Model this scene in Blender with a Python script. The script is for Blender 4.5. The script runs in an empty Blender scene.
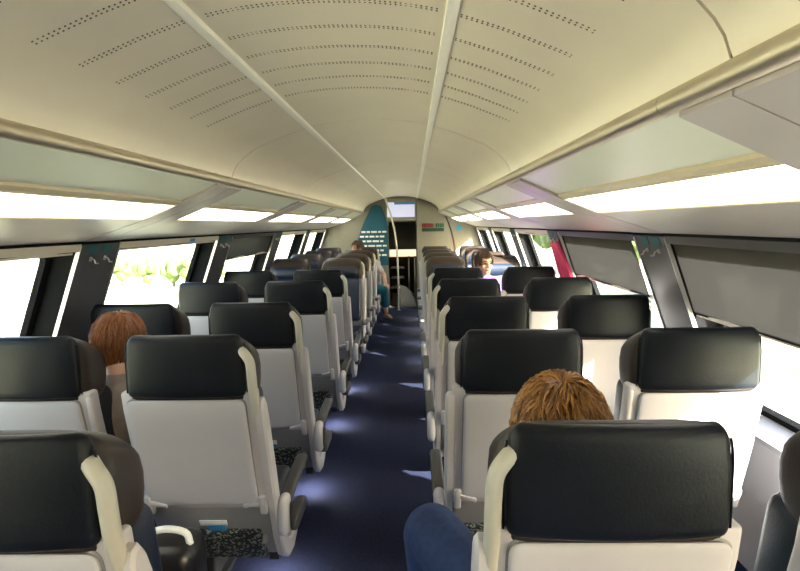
import bpy, bmesh, math, random
from mathutils import Vector, Matrix, noise
random.seed(7)
C = bpy.context.scene.collection
S = bpy.context.scene

# ------------------------------------------------------------------ camera
CAM = Vector((0.2, 0.0, 1.55))
pitch, yaw, roll = -0.10715, 0.02253, -0.015
fwd = Vector((-math.sin(yaw)*math.cos(pitch), math.cos(yaw)*math.cos(pitch), math.sin(pitch)))
rgt = Vector((math.cos(yaw), math.sin(yaw), 0)); up = rgt.cross(fwd)
r2 = rgt*math.cos(roll) + up*math.sin(roll); u2 = -rgt*math.sin(roll) + up*math.cos(roll)
cd = bpy.data.cameras.new('camera'); cam = bpy.data.objects.new('camera', cd); C.objects.link(cam)
m = Matrix((r2, u2, -fwd)).transposed().to_4x4(); m.translation = CAM
cam.matrix_world = m
cd.sensor_fit = 'HORIZONTAL'; cd.sensor_width = 36.0; cd.lens = 36.0*570/800
cd.clip_start = 0.02; cd.clip_end = 800
S.camera = cam

# ------------------------------------------------------------------ light
S.view_settings.view_transform = 'Standard'; S.view_settings.look = 'None'
S.view_settings.gamma = 1.0; S.view_settings.use_curve_mapping = False
S.view_settings.exposure = 0.22
w = bpy.data.worlds.new('sky'); S.world = w; w.use_nodes = True
nt = w.node_tree; nt.nodes.clear()
wo = nt.nodes.new('ShaderNodeOutputWorld'); bg = nt.nodes.new('ShaderNodeBackground')
sky = nt.nodes.new('ShaderNodeTexSky'); sky.sky_type = 'NISHITA'; sky.sun_disc = False
SUN_DIR = Vector((-1.0, 0.95, -0.76)).normalized()      # direction the light travels
sky.sun_elevation = math.asin(-SUN_DIR.z); sky.sun_rotation = math.atan2(-SUN_DIR.x, -SUN_DIR.y)
sky.air_density = 1.2; sky.dust_density = 4.0; sky.ozone_density = 0.6
bg.inputs['Strength'].default_value = 1.35
nt.links.new(sky.outputs[0], bg.inputs['Color']); nt.links.new(bg.outputs[0], wo.inputs['Surface'])
sl = bpy.data.lights.new('sun', 'SUN'); sl.energy = 70.0; sl.angle = 0.012; sl.color = (1.0, 0.95, 0.88)
so = bpy.data.objects.new('sun', sl); C.objects.link(so)
so.rotation_euler = SUN_DIR.to_track_quat('-Z', 'Y').to_euler(); so.location = (20, -8, 25)

# ------------------------------------------------------------------ materials
MATS = {}
def mat(name, col, rough=0.5, metal=0.0, spec=0.5, var=0.0, scale=20.0, bump=0.0, bscale=200.0,
        emit=None, estr=0.0, coat=0.0, col2=None, stretch=None, aniso=0.0):
    if name in MATS: return MATS[name]
    M = bpy.data.materials.new(name); M.use_nodes = True; MATS[name] = M
    n = M.node_tree; b = n.nodes['Principled BSDF']
    b.inputs['Roughness'].default_value = rough; b.inputs['Metallic'].default_value = metal
    b.inputs['Specular IOR Level'].default_value = spec
    b.inputs['Coat Weight'].default_value = coat; b.inputs['Coat Roughness'].default_value = 0.15
    tc = n.nodes.new('ShaderNodeTexCoord'); src = tc.outputs['Object']
    if stretch:
        mp = n.nodes.new('ShaderNodeMapping'); mp.inputs['Scale'].default_value = stretch
        n.links.new(src, mp.inputs[0]); src = mp.outputs[0]
    c = (*col, 1)
    tx = n.nodes.new('ShaderNodeTexNoise'); tx.inputs['Scale'].default_value = scale; tx.inputs['Detail'].default_value = 4
    n.links.new(src, tx.inputs['Vector'])
    rp = n.nodes.new('ShaderNodeValToRGB')
    if col2 is None:
        k = max(var, 0.015)
        rp.color_ramp.elements[0].color = tuple(max(0, x*(1-k)) for x in col)+(1,)
        rp.color_ramp.elements[1].color = tuple(min(1, x*(1+k)) for x in col)+(1,)
    else:
        rp.color_ramp.elements[0].color = c; rp.color_ramp.elements[1].color = (*col2, 1)
    rp.color_ramp.elements[0].position = 0.3; rp.color_ramp.elements[1].position = 0.7
    n.links.new(tx.outputs['Fac'], rp.inputs[0]); n.links.new(rp.outputs[0], b.inputs['Base Color'])
    if bump:
        t2 = n.nodes.new('ShaderNodeTexNoise'); t2.inputs['Scale'].default_value = bscale; t2.inputs['Detail'].default_value = 3
        n.links.new(src, t2.inputs['Vector'])
        bp = n.nodes.new('ShaderNodeBump'); bp.inputs['Strength'].default_value = bump; bp.inputs['Distance'].default_value = 0.002
        n.links.new(t2.outputs['Fac'], bp.inputs['Height']); n.links.new(bp.outputs[0], b.inputs['Normal'])
    if emit:
        b.inputs['Emission Color'].default_value = (*emit, 1); b.inputs['Emission Strength'].default_value = estr
    return M

mat('ceiling', (0.80, 0.715, 0.585), 0.38, spec=0.5, var=0.03, scale=3)
mat('ceiling_dark', (0.08, 0.07, 0.06), 0.8)
mat('beam', (0.48, 0.425, 0.41), 0.36, spec=0.5, var=0.03, scale=5)
mat('low_panel', (0.74, 0.76, 0.64), 0.34, spec=0.6, var=0.02, scale=3)
mat('trim', (0.62, 0.53, 0.36), 0.4, var=0.03)
mat('strip', (0.97, 0.93, 0.84), 0.4)
mat('hole', (0.16, 0.13, 0.10), 0.9)
mat('rail', (0.60, 0.53, 0.41), 0.45, metal=1.0, var=0.06, scale=30, stretch=(1, 0.05, 1))
mat('lamp', (0.9, 0.9, 0.88), 0.5, emit=(1.0, 0.95, 0.84), estr=4.2)
mat('vlamp', (0.9, 0.85, 0.7), 0.5, emit=(1.0, 0.86, 0.55), estr=1.1)
mat('pillar', (0.05, 0.048, 0.053), 0.42, var=0.06, scale=8)
mat('rubber', (0.010, 0.010, 0.011), 0.95, spec=0.05)
mat('alu', (0.72, 0.70, 0.68), 0.35, metal=0.7)
mat('wall', (0.55, 0.51, 0.52), 0.5, var=0.03, scale=4)
mat('blind_bar', (0.62, 0.55, 0.47), 0.4)
mat('teal', (0.0, 0.075, 0.125), 0.5, var=0.08)
mat('teal_label', (0.0, 0.09, 0.105), 0.5)
mat('white', (0.85, 0.85, 0.84), 0.45)
mat('blue', (0.03, 0.22, 0.50), 0.45)
mat('cyan', (0.03, 0.24, 0.42), 0.45)
mat('carpet', (0.010, 0.013, 0.034), 0.95, spec=0.15, var=0.35, scale=60, bump=0.6, bscale=500)
mat('shell', (0.53, 0.505, 0.53), 0.42, spec=0.5, var=0.02, scale=6)
mat('table', (0.50, 0.485, 0.525), 0.45, spec=0.4, var=0.02, scale=5)
mat('handle', (0.50, 0.475, 0.41), 0.33, spec=0.5)
mat('lower', (0.25, 0.245, 0.26), 0.55, var=0.04)
mat('leather', (0.0045, 0.0062, 0.0105), 0.42, spec=0.26, var=0.25, scale=9, bump=0.25, bscale=160)
mat('leather_wing', (0.028, 0.019, 0.0145), 0.42, spec=0.35, var=0.2, scale=9, bump=0.25, bscale=160)
mat('leather_blue', (0.008, 0.014, 0.032), 0.35, spec=0.5, var=0.2, scale=9, bump=0.25, bscale=160)
mat('armpad', (0.060, 0.058, 0.058), 0.45)
mat('dark', (0.012, 0.012, 0.013), 0.6)
mat('metal', (0.6, 0.58, 0.55), 0.3, metal=1.0)
mat('endwall', (0.21, 0.195, 0.155), 0.5, var=0.04)
mat('enddark', (0.20, 0.195, 0.17), 0.5, var=0.05)
mat('brown', (0.09, 0.045, 0.025), 0.5, var=0.2, scale=12, stretch=(1, 1, 6))
mat('screen', (0.5, 0.5, 0.7), 0.3, emit=(0.60, 0.62, 0.86), estr=0.5)
mat('redprint', (0.20, 0.01, 0.01), 0.5); mat('greenprint', (0.01, 0.09, 0.03), 0.5)
mat('darkgreen', (0.004, 0.045, 0.02), 0.5)
mat('grass', (0.50, 0.50, 0.32), 0.9, var=0.3, scale=0.15, col2=(0.60, 0.57, 0.42))
mat('leaf', (0.05, 0.085, 0.02), 0.7, var=0.3, scale=1.2, col2=(0.09, 0.13, 0.03))
mat('bark', (0.10, 0.07, 0.05), 0.9, var=0.3)
mat('skin', (0.62, 0.36, 0.26), 0.5, var=0.05, scale=15)
mat('jeans', (0.016, 0.035, 0.105), 0.85, var=0.25, scale=40, bump=0.4, bscale=400)
mat('shirt_grey', (0.30, 0.24, 0.21), 0.85, var=0.1, scale=20, bump=0.3, bscale=300)
mat('shirt_green', (0.10, 0.16, 0.08), 0.85, var=0.1, bump=0.3)
mat('shirt_purple', (0.20, 0.08, 0.36), 0.8, var=0.15, bump=0.3)
mat('shirt_white', (0.55, 0.50, 0.50), 0.8, var=0.08, bump=0.3)
mat('trouser_teal', (0.0, 0.10, 0.14), 0.8, var=0.15, bump=0.3)
mat('trouser_dark', (0.03, 0.03, 0.04), 0.85)
mat('shoe', (0.03, 0.025, 0.02), 0.5)
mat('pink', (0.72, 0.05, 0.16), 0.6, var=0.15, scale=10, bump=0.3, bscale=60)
mat('eye', (0.03, 0.02, 0.015), 0.2)
mat('lip', (0.45, 0.18, 0.15), 0.45)
mat('suitcase', (0.012, 0.011, 0.011), 0.3, spec=0.5, bump=0.2, bscale=120)

def hair_mat(name, c1, c2):
    M = bpy.data.materials.new(name); M.use_nodes = True; MATS[name] = M
    n = M.node_tree; b = n.nodes['Principled BSDF']; b.inputs['Roughness'].default_value = 0.42
    g = n.nodes.new('ShaderNodeNewGeometry'); r = n.nodes.new('ShaderNodeValToRGB')
    r.color_ramp.elements[0].color = (*c1, 1); r.color_ramp.elements[1].color = (*c2, 1)
    n.links.new(g.outputs['Random Per Island'], r.inputs[0]); n.links.new(r.outputs[0], b.inputs['Base Color'])
hair_mat('hair_gold', (0.13, 0.05, 0.012), (0.42, 0.20, 0.05))
hair_mat('hair_red', (0.09, 0.028, 0.009), (0.28, 0.105, 0.035))
hair_mat('hair_brown', (0.03, 0.014, 0.008), (0.10, 0.045, 0.02))

# glass: thin clear pane with a faint reflection
M = bpy.data.materials.new('glass'); M.use_nodes = True; MATS['glass'] = M
n = M.node_tree; n.nodes.clear(); o_ = n.nodes.new('ShaderNodeOutputMaterial'); mx = n.nodes.new('ShaderNodeMixShader')
tr = n.nodes.new('ShaderNodeBsdfTransparent'); gl = n.nodes.new('ShaderNodeBsdfGlossy'); gl.inputs['Roughness'].default_value = 0.02
tr.inputs[0].default_value = (0.93, 0.96, 0.94, 1); mx.inputs[0].default_value = 0.05
n.links.new(tr.outputs[0], mx.inputs[1]); n.links.new(gl.outputs[0], mx.inputs[2]); n.links.new(mx.outputs[0], o_.inputs[0])
# blind fabric: woven screen, partly see-through
M = bpy.data.materials.new('blind'); M.use_nodes = True; MATS['blind'] = M
n = M.node_tree; n.nodes.clear(); o_ = n.nodes.new('ShaderNodeOutputMaterial')
tr = n.nodes.new('ShaderNodeBsdfTransparent'); df = n.nodes.new('ShaderNodeBsdfDiffuse'); tl = n.nodes.new('ShaderNodeBsdfTranslucent')
m1 = n.nodes.new('ShaderNodeMixShader'); m2 = n.nodes.new('ShaderNodeMixShader')
tc = n.nodes.new('ShaderNodeTexCoord'); wv = n.nodes.new('ShaderNodeTexWave'); wv.bands_direction = 'Z'
wv.inputs['Scale'].default_value = 28.0; wv.inputs['Distortion'].default_value = 0.6
n.links.new(tc.outputs['Object'], wv.inputs['Vector'])
rp = n.nodes.new('ShaderNodeMapRange'); rp.inputs[3].default_value = 0.001; rp.inputs[4].default_value = 0.007
n.links.new(wv.outputs['Fac'], rp.inputs[0])
df.inputs[0].default_value = (0.035, 0.032, 0.03, 1); tl.inputs[0].default_value = (0.015, 0.0142, 0.014, 1)
m1.inputs[0].default_value = 0.5
n.links.new(df.outputs[0], m1.inputs[1]); n.links.new(tl.outputs[0], m1.inputs[2])
n.links.new(rp.outputs[0], m2.inputs[0]); n.links.new(m1.outputs[0], m2.inputs[1]); n.links.new(tr.outputs[0], m2.inputs[2])
n.links.new(m2.outputs[0], o_.inputs[0])
# printed magazines behind a dark net
M = mat('net', (0.01, 0.01, 0.012), 0.6)
n = M.node_tree; b = n.nodes['Principled BSDF']; tc = n.nodes.new('ShaderNodeTexCoord')
vo = n.nodes.new('ShaderNodeTexVoronoi'); vo.inputs['Scale'].default_value = 130
n.links.new(tc.outputs['Object'], vo.inputs['Vector'])
hs = n.nodes.new('ShaderNodeHueSaturation'); hs.inputs['Saturation'].default_value = 0.35; hs.inputs['Value'].default_value = 0.28
n.links.new(vo.outputs['Color'], hs.inputs['Color'])
gt = n.nodes.new('ShaderNodeMath'); gt.operation = 'GREATER_THAN'; gt.inputs[1].default_value = 0.70
sp = n.nodes.new('ShaderNodeSeparateColor'); n.links.new(vo.outputs['Color'], sp.inputs[0]); n.links.new(sp.outputs[1], gt.inputs[0])
mixc = n.nodes.new('ShaderNodeMix'); mixc.data_type = 'RGBA'; mixc.inputs[6].default_value = (0.008, 0.008, 0.010, 1)
n.links.new(gt.outputs[0], mixc.inputs[0]); n.links.new(hs.outputs[0], mixc.inputs[7]); n.links.new(mixc.outputs[2], b.inputs['Base Color'])

# ------------------------------------------------------------------ helpers
def link(name, bm, material, parent=None, smooth=True, recalc=True):
    if recalc: bmesh.ops.recalc_face_normals(bm, faces=bm.faces)
    me = bpy.data.meshes.new(name); bm.to_mesh(me); bm.free()
    if smooth:
        me.polygons.foreach_set('use_smooth', [True]*len(me.polygons))
        me.set_sharp_from_angle(angle=math.radians(40))
    me.materials.append(MATS[material])
    o = bpy.data.objects.new(name, me); C.objects.link(o)
    if parent: o.parent = parent
    return o
def empty(name, loc=(0, 0, 0), rz=0.0):
    o = bpy.data.objects.new(name, None); C.objects.link(o); o.location = loc; o.rotation_euler = (0, 0, rz)
    o.empty_display_size = 0.05
    return o
def tag(o, label=None, cat=None, group=None, kind=None):
    if label: o['label'] = label
    if cat: o['category'] = cat
    if group: o['group'] = group
    if kind: o['kind'] = kind
    return o
def copy_tree(o, parent=None):
    c = o.copy(); C.objects.link(c); c.parent = parent
    for ch in list(o.children): copy_tree(ch, c)
    return c
def B(): return bmesh.new()

def box(bm, x0, x1, y0, y1, z0, z1, fn=None):
    P = [(x, y, z) for x in (x0, x1) for y in (y0, y1) for z in (z0, z1)]
    if fn: P = [fn(*p) for p in P]
    v = [bm.verts.new(p) for p in P]
    for f in ((0, 1, 3, 2), (4, 6, 7, 5), (0, 4, 5, 1), (2, 3, 7, 6), (0, 2, 6, 4), (1, 5, 7, 3)):
        bm.faces.new([v[i] for i in f])

def rbox(bm, c, h, r, n=(2, 2, 2), cs=2, fn=None):
    """rounded box; c centre, h half sizes, r corner radius (number or per axis), fn(x,y,z) deforms"""
    r = (r, r, r) if isinstance(r, (int, float)) else r
    r = [min(r[i], h[i]) for i in range(3)]
    ax = []
    for i in range(3):
        a = [-h[i] + r[i]*(1-math.cos(math.pi/2*k/cs)) for k in range(cs)]
        L = h[i]-r[i]
        mid = [-L + 2*L*k/n[i] for k in range(n[i]+1)] if L > 1e-6 else [0.0]
        ax.append(a + mid + [-q for q in reversed(a)])
    cache = {}
    def vert(i, j, k):
        key = (i, j, k)
        if key in cache: return cache[key]
        p = [ax[0][i], ax[1][j], ax[2][k]]; q = [max(-(h[t]-r[t]), min(h[t]-r[t], p[t])) for t in range(3)]
        d = [(p[t]-q[t])/r[t] for t in range(3)]; l = math.sqrt(sum(t*t for t in d))
        if l > 1e-9: p = [q[t]+r[t]*d[t]/l for t in range(3)]
        p = [p[t]+c[t] for t in range(3)]
        if fn: p = fn(*p)
        cache[key] = bm.verts.new(p); return cache[key]
    N = [len(a) for a in ax]
    def quad(*ks):
        vs = [vert(*k) for k in ks]
        try: bm.faces.new(vs)
        except ValueError: pass
    for i in range(N[0]-1):
        for j in range(N[1]-1):
            for k in (0, N[2]-1): quad((i, j, k), (i+1, j, k), (i+1, j+1, k), (i, j+1, k))
        for k in range(N[2]-1):
            for j in (0, N[1]-1): quad((i, j, k), (i+1, j, k), (i+1, j, k+1), (i, j, k+1))
    for j in range(N[1]-1):
        for k in range(N[2]-1):
            for i in (0, N[0]-1): quad((i, j, k), (i, j+1, k), (i, j+1, k+1), (i, j, k+1))

def tube(bm, pts, r, seg=10, ry=None, closed=False, cap=True):
    """swept tube; r number or list; ry gives an elliptic section"""
    pts = [Vector(p) for p in pts]; n = len(pts)
    R = r if isinstance(r, (list, tuple)) else [r]*n
    rings = []; prev = None
    for i, p in enumerate(pts):
        t = (pts[min(i+1, n-1)]-pts[max(i-1, 0)]).normalized()
        if prev is None:
            a = Vector((0, 0, 1)) if abs(t.z) < 0.9 else Vector((1, 0, 0))
            u = t.cross(a).normalized()
        else: u = (prev - t*prev.dot(t)).normalized()
        prev = u; v = t.cross(u)
        k = (ry/R[i]) if ry else 1.0
        rings.append([bm.verts.new(p + u*math.cos(2*math.pi*s/seg)*R[i] + v*math.sin(2*math.pi*s/seg)*R[i]*k) for s in range(seg)])
    for i in range(n-1):
        for s in range(seg):
            bm.faces.new((rings[i][s], rings[i][(s+1) % seg], rings[i+1][(s+1) % seg], rings[i+1][s]))
    if cap: bm.faces.new(rings[0][::-1]); bm.faces.new(rings[-1])

def bez(P, n=8):
    """Catmull-Rom through the points"""
    P = [Vector(p) for p in P]; Q = [P[0]*2-P[1]] + P + [P[-1]*2-P[-2]]; out = []
    for i in range(1, len(Q)-2):
        for k in range(n):
            t = k/n; a, b, c, d = Q[i-1:i+3]
            out.append(0.5*((2*b)+(c-a)*t+(2*a-5*b+4*c-d)*t*t+(3*b-a-3*c+d)*t**3))
    return out+[P[-1]]

def prism(bm, outline, mapf, t0, t1, bev=0.0):
    """closed 2-D outline pushed from depth t0 to t1 with a small bevel on the t1 side"""
    n = len(outline)
    cx = sum(p[0] for p in outline)/n; cy = sum(p[1] for p in outline)/n
    area = sum(outline[i][0]*outline[(i+1) % n][1]-outline[(i+1) % n][0]*outline[i][1] for i in range(n))
    sg = 1 if area > 0 else -1
    def inset(d):
        out = []
        for i in range(n):
            a, b, c = [Vector(outline[(i+k) % n]) for k in (-1, 0, 1)]
            e1 = (b-a).normalized(); e2 = (c-b).normalized()
            n1 = Vector((-e1.y, e1.x))*sg; n2 = Vector((-e2.y, e2.x))*sg
            m_ = (n1+n2); m_ = m_.normalized()/max(0.4, m_.normalized().dot(n1)) if m_.length > 1e-6 else n1
            out.append(b+m_*d)
        return out
    sd = 1 if t1 > t0 else -1
    layers = [(outline, t0)]
    if bev: layers += [(outline, t1-sd*bev), (inset(bev), t1)]
    else: layers += [(outline, t1)]
    rings = [[bm.verts.new(mapf(p[0], p[1], t)) for p in ol] for ol, t in layers]
    for a, b in zip(rings, rings[1:]):
        for i in range(n): bm.faces.new((a[i], a[(i+1) % n], b[(i+1) % n], b[i]))
    bm.faces.new(rings[0][::-1]); bm.faces.new(rings[-1])

def rrect(x0, x1, y0, y1, r, k=5):
    out = []
    for cx, cy, a0 in ((x1-r, y1-r, 0), (x0+r, y1-r, 90), (x0+r, y0+r, 180), (x1-r, y0+r, 270)):
        for i in range(k+1):
            a = math.radians(a0+90*i/k); out.append((cx+r*math.cos(a), cy+r*math.sin(a)))
    return out

# ------------------------------------------------------------------ the carriage
Y0, Y1 = -2.94, 10.57
BAY = 1.93
P = [-2.94+BAY*k for k in range(8)]                 # pillar centres
SIDES = ((-1, 'left'), (1, 'right'))
UP = [(0.0, 2.057), (0.1, 2.054), (0.2, 2.044), (0.295, 2.025), (0.42, 1.984), (0.55, 1.932), (0.64, 1.890), (0.69, 1.866), (0.712, 1.84), (0.716, 1.80)]
LOW = [(0.716, 1.742), (0.90, 1.652), (1.06, 1.587), (1.36, 1.490)]
def up_z(x):
    x = abs(x)
    for (a, b), (c, d) in zip(UP, UP[1:]):
        if x <= c: return b+(d-b)*(x-a)/(c-a)
    return UP[-1][1]
def loft(bm, prof, y0, y1, dz, thick, ny=1):
    """sheet following prof (x,z), lowered by dz, with thickness upward"""
    rows = []
    for k in range(ny+1):
        y = y0+(y1-y0)*k/ny
        rows.append(([bm.verts.new((x, y, z-dz)) for x, z in prof], [bm.verts.new((x, y, z-dz+thick)) for x, z in prof]))
    n = len(prof)
    for (a, b), (c, d) in zip(rows, rows[1:]):
        for i in range(n-1):
            bm.faces.new((a[i], a[i+1], c[i+1], c[i])); bm.faces.new((b[i], d[i], d[i+1], b[i+1]))
        for i in (0, n-1): bm.faces.new((a[i], c[i], d[i], b[i]))
    for a, b in (rows[0], rows[-1]):
        for i in range(n-1): bm.faces.new((a[i], b[i], b[i+1], a[i+1]))
def prange(x0, x1, k):
    return [(x0+(x1-x0)*i/k, up_z(x0+(x1-x0)*i/k)) for i in range(k+1)]

# floor
bm = B(); box(bm, -1.73, 1.73, Y0, 10.56, -0.10, 0.0); floor = tag(link('floor', bm, 'carpet', smooth=False), 'dark navy carpet floor of the saloon', None, kind='structure')

# ceiling shell and its panels
bm = B()
full = [(-x, z) for x, z in reversed(LOW)] + [(-x, z) for x, z in reversed(UP)] + UP[1:] + LOW
loft(bm, full, Y0, 10.62, -0.022, 0.05)
ceiling = tag(link('ceiling', bm, 'ceiling_dark'), 'curved beige panelled ceiling with perforated strips', None, kind='structure')
J = [p-0.02 for p in P]
for k in range(7):
    a, b = J[k]+0.004, J[k+1]-0.004
    bm = B(); loft(bm, prange(-0.285, 0.285, 10), a, b, 0, 0.014); link('ceiling_panel', bm, 'ceiling', ceiling)
    for s, _ in SIDES:
        pr = [(s*x, z) for x, z in prange(0.305, 0.56, 7)+[(0.60, 1.900), (0.63, 1.876), (0.655, 1.850), (0.672, 1.824), (0.684, 1.79), (0.690, 1.748)]]
        bm = B(); loft(bm, pr, a, b, 0, 0.014); link('ceiling_panel', bm, 'ceiling', ceiling)
        # lower recessed panel
        bm = B(); loft(bm, [(s*0.70, 1.752), (s*0.868, 1.678)], P[k]+0.185, P[k+1]-0.185, 0, 0.010); link('lower_ceiling_panel', bm, 'low_panel', ceiling)
        bm = B(); loft(bm, [(s*0.873, 1.668), (s*0.898, 1.656)], P[k]+0.182, P[k+1]-0.182, 0, 0.012); link('light_trim', bm, 'trim', ceiling)
        # cove below the light
        bm = B(); loft(bm, [(s*1.062, 1.586), (s*1.21, 1.538), (s*1.358, 1.490)], P[k]+0.182, P[k+1]-0.182, 0, 0.012); link('cove_panel', bm, 'beam', ceiling)
for k in range(8):
    for s, _ in SIDES:
        for a, b in ((-0.18, -0.003), (0.003, 0.18)):
            if P[k]+b < Y0 or P[k]+a > 10.5: continue
            bm = B(); loft(bm, [(s*x, z) for x, z in [(0.70, 1.742), (0.80, 1.697), (0.90, 1.652), (1.06, 1.587), (1.21, 1.538), (1.358, 1.490)]],
                           max(P[k]+a, Y0), min(P[k]+b, 10.5), 0.002, 0.016); link('cross_beam', bm, 'beam', ceiling)
# perforations: short double rows of dots on every panel
bm = B()
def dot(x, y, r):
    z = up_z(x)-0.0015; sl = (up_z(x+0.01)-up_z(x-0.01))/0.02
    v = [bm.verts.new((x+r*math.cos(t), y+r*0.9*math.sin(t), z+sl*r*math.cos(t))) for t in [math.pi*2*q/6 for q in range(6)]]
    w_ = [bm.verts.new((q.co.x, q.co.y, q.co.z+0.002)) for q in v]
    bm.faces.new(v[::-1])
    for i in range(6): bm.faces.new((v[i], v[(i+1) % 6], w_[(i+1) % 6], w_[i]))
for k in range(1, 3):
    far = False
    for q in range(8):
        yy = P[k]+0.10+0.165*q
        for a, b in ((-0.56, -0.318), (-0.262, 0.262), (0.318, 0.60)):
            nn = int((b-a)/(0.0115 if not far else 0.016))
            for i in range(nn+1):
                x = a+(b-a)*i/nn
                for dy in ((-0.0065, 0.0065) if not far else (0,)):
                    dot(x, yy+dy, 0.0023)
tag(link('perforations', bm, 'hole', ceiling, smooth=False), 'rows of small dark round holes', kind='stuff')

for i, (s, nm) in enumerate(SIDES):
    bm = B(); rbox(bm, (s*0.295, (Y0+10.5)/2, 2.021), (0.0145, (10.5-Y0)/2, 0.008), 0.004, n=(1, 1, 1), cs=1)
    tag(link('trim_%d' % (i+1), bm, 'strip'), 'cream lengthwise ceiling strip on the %s side' % ('teal-panel' if s < 0 else 'exit-sign'), kind='structure')

# handrails under the ceiling
for s, nm in SIDES:
    t = empty('ceiling_handrail', (s*0.69, 0, 1.77))
    segs = [Y0+0.05, -0.9, 1.13, 4.85, 8.6, 10.40]
    for a, b in zip(segs, segs[1:]):
        bm = B(); tube(bm, [(0, a+0.0015, 0), (0, b-0.0015, 0)], 0.0215, 20); link('rail_tube', bm, 'rail', t)
    for a in segs[1:-1]:
        bm = B(); tube(bm, [(0, a-0.004, 0), (0, a+0.004, 0)], 0.0205, 20); link('joint_ring', bm, 'dark', t)
    bm = B(); tube(bm, [(0, 10.40, 0), (0, 10.412, 0), (0, 10.42, 0)], [0.0215, 0.0215, 0.012], 20); link('end_cap', bm, 'rail', t)
    for p in P[1:7]:
        bm = B(); rbox(bm, (s*0.014, p-0.25, 0.016), (0.022, 0.02, 0.012), 0.004, n=(1, 1, 1)); link('bracket', bm, 'metal', t)
    tag(t, 'round gold-toned metal handrail under the ceiling on the %s side' % ('teal-panel' if s < 0 else 'exit-sign'), 'handrail')

# lamps above the windows
BAYN = ['behind the rear rows', 'over the rearmost seats', 'nearest the rear rows in view', 'two bays from the rear rows', 'mid carriage', 'two bays from the end wall', 'beside the end wall']
for k in range(7):
    for s, nm in SIDES:
        t = empty('light_panel', (s*0.98, (P[k]+P[k+1])/2, 1.62)); L = (BAY-0.37)/2
        sl_ = (1.587-1.652)/0.16
        bm = B(); box(bm, -0.078, 0.078, -L, L, 0.004, 0.012, lambda x, y, z: (s*x, y, z+sl_*x)); link('diffuser', bm, 'lamp', t, smooth=False)
        bm = B()
        for a, b, c, d in ((-0.084, -0.078, -L, L), (0.078, 0.084, -L, L), (-0.084, 0.084, -L-0.008, -L), (-0.084, 0.084, L, L+0.008)):
            box(bm, a, b, c, d, -0.001, 0.014, lambda x, y, z: (s*x, y, z+sl_*x))
        link('lamp_frame', bm, 'trim', t, smooth=False)
        tag(t, 'glowing white light panel above the %s windows, %s bay from the end wall' % ('teal-panel side' if s < 0 else 'exit-sign side', ['seventh', 'sixth', 'fifth', 'fourth', 'third', 'second', 'first'][k]), 'light', 'light panels along the ceiling')

# side walls: slanted window band above a vertical wall.  v = height below the black line, d = outward depth
def wp(s, y, v, d): return (s*(1.36+0.36*v+d*0.941), y, 1.49-v+d*0.339)
VT, VB = 0.022, 0.86
for s, nm in SIDES:
    bm = B()
    box(bm, 1.67, 1.73, Y0, 10.56, -0.1, 0.62, lambda x, y, z: (s*x, y, z))
    wl = tag(link('wall_'+nm, bm, 'wall', smooth=False), 'pale lower side wall on the %s side' % ('teal-panel' if s < 0 else 'exit-sign'), kind='structure')
    bm = B(); box(bm, Y0, 10.5, VB, VB+0.03, -0.01, 0.13, lambda y, v, d: wp(s, y, v, d)); link('window_sill', bm, 'wall', wl, smooth=False)
    bm = B(); box(bm, Y0, 10.5, VB+0.03, VB+0.09, -0.0, 0.05, lambda y, v, d: wp(s, y, v, d)); link('wall_ledge', bm, 'lower', wl, smooth=False)
    bm = B(); box(bm, Y0, 10.5, -0.002, 0.010, -0.006, 0.16, lambda y, v, d: wp(s, y, v, d)); link('shadow_gap', bm, 'rubber', wl, smooth=False)
    bm = B(); box(bm, Y0, 10.5, 0.010, VT, 0.004, 0.14, lambda y, v, d: wp(s, y, v, d)); link('header_band', bm, 'rubber', wl, smooth=False)
    for k in range(8):
        a, b = max(P[k]-0.18, Y0), min(P[k]+0.18, 10.5)
        bm = B(); box(bm, a, b, 0.016, VB, 0.0, 0.14, lambda y, v, d: wp(s, y, v, d)); pp = link('window_pillar', bm, 'pillar', wl, smooth=False)
        if 0 < k < 7:
            # hooks and small labels
            for dy in (-0.07, 0.06):
                bm = B(); prism(bm, rrect(P[k]+dy-0.045, P[k]+dy+0.045, 0.02, 0.062, 0.008), lambda y, v, d: wp(s, y, v, d), 0.0, -0.003); link('seat_number_label', bm, 'teal_label', wl, smooth=False)
                bm = B()
                tube(bm, [wp(s, P[k]+dy, 0.085, 0), wp(s, P[k]+dy, 0.085, -0.02), wp(s, P[k]+dy, 0.10, -0.032), wp(s, P[k]+dy, 0.095, -0.045)], 0.004, 6)
                tube(bm, [wp(s, P[k]+dy, 0.078, -0.002), wp(s, P[k]+dy, 0.098, -0.002)], 0.008, 8)
                link('coat_hook', bm, 'metal', wl)
wn = 0
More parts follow.
